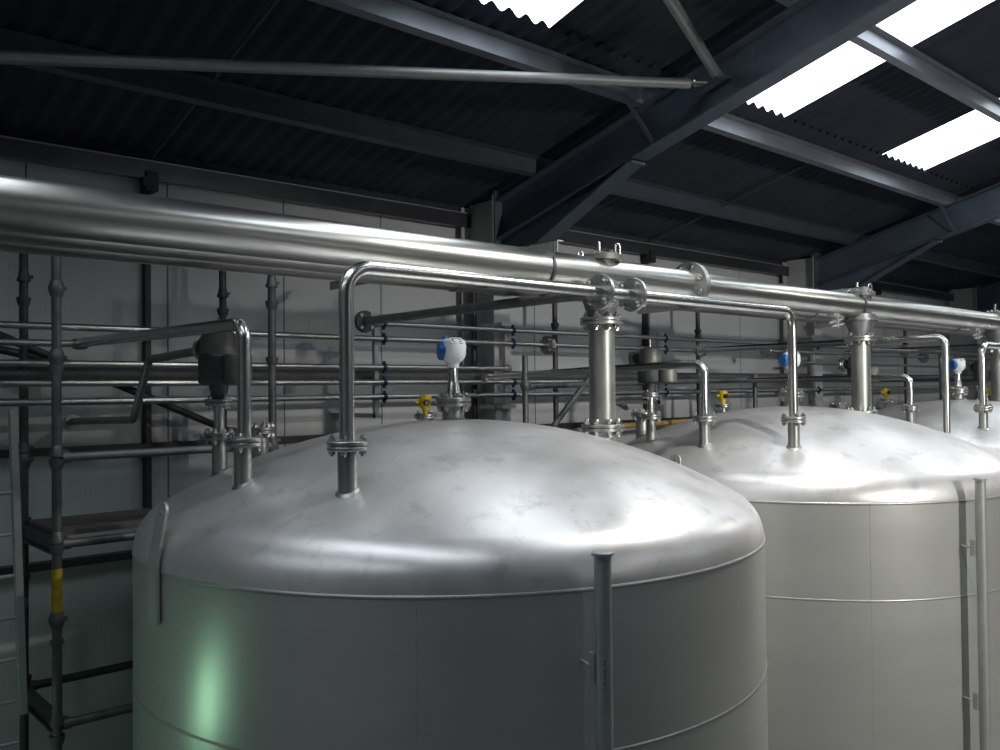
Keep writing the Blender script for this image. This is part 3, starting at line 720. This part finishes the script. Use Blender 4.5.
# ladder
t = thing('ladder', (-2.2, 1.9, 4.1), 'aluminium ladder leaning at the left edge beside the scaffold', 'ladder')
for dx in (0, -.38):
    m = MB(); p = V(-1.955 + dx, 1.90, 6.11); q = V(-1.90 + dx, 1.90, 4.24)
    d = (q - p).normalized(); m.prism([(-.02, -.03), (.02, -.03), (.02, .03), (-.02, .03)], 0, (q - p).length, lambda u, v, w: p + d * w + V(u, v, 0)); m.build('stile', M['bracket_steel'], t)
for k in range(7):
    z = 5.60 - .255 * k; m = MB(); m.pipe((-2.31, 1.90, z), (-1.93, 1.90, z), .012, 10); m.build('rung', M['bracket_steel'], t)

# ------------------------------------------------------------------ standpipes in front of the tanks
def standpipe(k, lab, mt, brs, marks):
    x, y = ((-.69, -1.775), (XS[1] - .66, -1.80))[k]
    t = thing('standpipe', (x, y, 0), lab, 'standpipe', 'standpipes in front of the tanks')
    zt = 5.545
    MB().lathe([(0, 0), (.0345, 0), (.0345, zt), (.030, zt), (.030, zt - .1), (0, zt - .1)], 24, Matrix.Translation(V(x, y, 0))).build('tube', M[mt], t)
    MB().lathe([(.0345, zt - .012), (.044, zt - .010), (.044, zt + .002), (.036, zt + .006), (.0, zt + .006)], 28, Matrix.Translation(V(x, y, 0))).build('end_cap', M[mt], t)
    ang = math.atan2(y, x - XS[k]); er = V(math.cos(ang), math.sin(ang), 0); et = V(-er.y, er.x, 0)
    for z in brs:
        c = V(XS[k], 0, 0) + er * (R + .01); m = MB()
        m.prism([(.066, z - .058), (.104, z - .058), (.104, z + .058), (.066, z + .058)], -.044, -.036, lambda u, v, w: c + et * w + er * u + V(0, 0, v))
        m.pipe(c + et * -.04 + er * -.015 + V(0, 0, z), c + et * -.04 + er * .07 + V(0, 0, z), .007, 8)
        m.pipe(c + et * -.04 + er * .085 + V(0, 0, z), c + er * .085 + V(0, 0, z), .006, 8)
        m.build('bracket', M['bracket_steel'], t)
    if marks:
        # small illegible hand-written marks running down the pipe
        m = MB(); az = math.radians(-133); rx = .0350
        for k2, (h, w_, sl) in enumerate(((.010, .3, 0), (.006, .12, .1), (.016, .10, -.2), (.008, .28, .1), (.014, .10, .25), (.006, .22, 0), (.012, .12, -.1), (.007, .28, .1), (.010, .12, 0))):
            z = 5.125 - k2 * .0135
            vs = []
            for da, dz in ((-w_ / 2, 0), (w_ / 2, sl * .02), (w_ / 2, sl * .02 - .003), (-w_ / 2, -.003)):
                vs.append((x + rx * math.cos(az + da), y + rx * math.sin(az + da), z + dz))
            m.add(vs, [[0, 1, 2, 3]], None, True)
            vs = []
            for da, dz in ((-.03, 0), (.03, 0), (.03 + sl * .2, -h), (-.03 + sl * .2, -h)):
                vs.append((x + rx * math.cos(az + da), y + rx * math.sin(az + da), z + dz))
            m.add(vs, [[0, 1, 2, 3]], None, True)
        m.build('handwritten_marks', M['ink'], t)['label'] = 'small dark illegible handwriting'
standpipe(0, 'grey capped standpipe in front of the nearest tank', 'stand_grey', (5.09, 3.98), True)
standpipe(1, 'pale capped standpipe in front of the second tank, at the right', 'stand_pale', (5.06, 3.99), False)

# ------------------------------------------------------------------ lamps
lamp_en = (300, 160, 300, 300)
for k, (x, y, z) in enumerate(((1.95, -2.25, 8.45), (8.1, -2.4, 8.45), (14.9, -2.4, 8.45), (21.5, -2.4, 8.45))) :
    t = thing('high_bay_lamp', (x, y, z), ('high bay lamp whose rim just shows at the top right edge over a skylight', 'high bay lamp hanging above the third tank, out of view to the right', 'high bay lamp farther down the hall, out of view', 'last high bay lamp at the end of the hall')[k], 'lamp', 'high bay lamps')
    T = Matrix.Translation(V(x, y, z))
    MB().lathe([(.20, 0), (.195, .03), (.16, .12), (.09, .18), (.085, .30), (0, .30)], 32, T).build('reflector', M['lamp_body'], t)
    MB().lathe([(0, .012), (.185, .012), (.185, .02), (0, .02)], 32, T).build('lens', M['lamp_glass'], t)
    MB().pipe((x, y, z + .29), (x, y, zroof(y) - .02), .008, 8).build('suspension_rod', M['lamp_body'], t)
    l = bpy.data.lights.new('high_bay_light', 'SPOT'); l.energy = lamp_en[k]; l.color = (1, .965, .89); l.shadow_soft_size = .06; l.spot_size = math.radians(165); l.spot_blend = .5
    lo = bpy.data.objects.new('high_bay_light', l); COL.objects.link(lo); lo.location = (x, y, z - .02); lo.parent = None
# floodlight across the aisle, aimed at the second and third tanks
fp = V(1.6, -10.5, 7.6); fd = (V(5.6, 0, 4.9) - fp).normalized(); fm = Matrix.Translation(fp) @ fd.to_track_quat('Z', 'Y').to_matrix().to_4x4()
t = thing('floodlight', fp, 'floodlight across the aisle aimed at the second and third tanks, out of view', 'lamp')
m = MB(); m.box((-.22, -.16, -.16), (.22, .16, -.04), fm); m.build('housing', M['lamp_body'], t)
m = MB(); m.box((-.19, -.13, -.04), (.19, .13, -.025), fm); m.build('lens', M['lamp_glass'], t)
m = MB(); m.tube([fp - fd * .1, V(fp.x, fp.y, zroof(fp.y) + .03)], .02, 0, 8); m.build('hanger', M['lamp_body'], t)
l = bpy.data.lights.new('flood_light', 'SPOT'); l.energy = 2500; l.color = (1, .97, .89); l.shadow_soft_size = .16; l.spot_size = math.radians(70); l.spot_blend = 1
lo = bpy.data.objects.new('flood_light', l); COL.objects.link(lo); lo.location = fp + fd * .03; lo.rotation_euler = fd.to_track_quat('-Z', 'Y').to_euler()
# greenish tube lamp low at the left, outside the frame
gx, gy, gz = -4.2, 1.42, 3.87
t = thing('tube_lamp', (gx, gy, gz), 'green-tinted upright tube lamp left of the scaffold, out of view', 'lamp')
MB().pipe((gx, gy, gz - .22), (gx, gy, gz + .22), .02, 12).build('tube', M['green_tube'], t)
m = MB(); m.box((gx - .09, gy - .04, gz - .27), (gx - .03, gy + .04, gz + .27)); m.build('housing', M['lamp_body'], t)
l = bpy.data.lights.new('tube_light', 'POINT'); l.energy = 2; l.color = (.50, 1, .64); l.shadow_soft_size = .12
lo = bpy.data.objects.new('tube_light', l); COL.objects.link(lo); lo.location = (gx + .1, gy - .02, gz)

# ------------------------------------------------------------------ world / view
w = bpy.data.worlds.new('world'); sc.world = w; w.use_nodes = True
w.node_tree.nodes['Background'].inputs['Color'].default_value = (.55, .65, .8, 1); w.node_tree.nodes['Background'].inputs['Strength'].default_value = .3
vs = sc.view_settings; vs.view_transform = 'Standard'; vs.look = 'None'; vs.exposure = 0.0; vs.gamma = 1; vs.use_curve_mapping = False
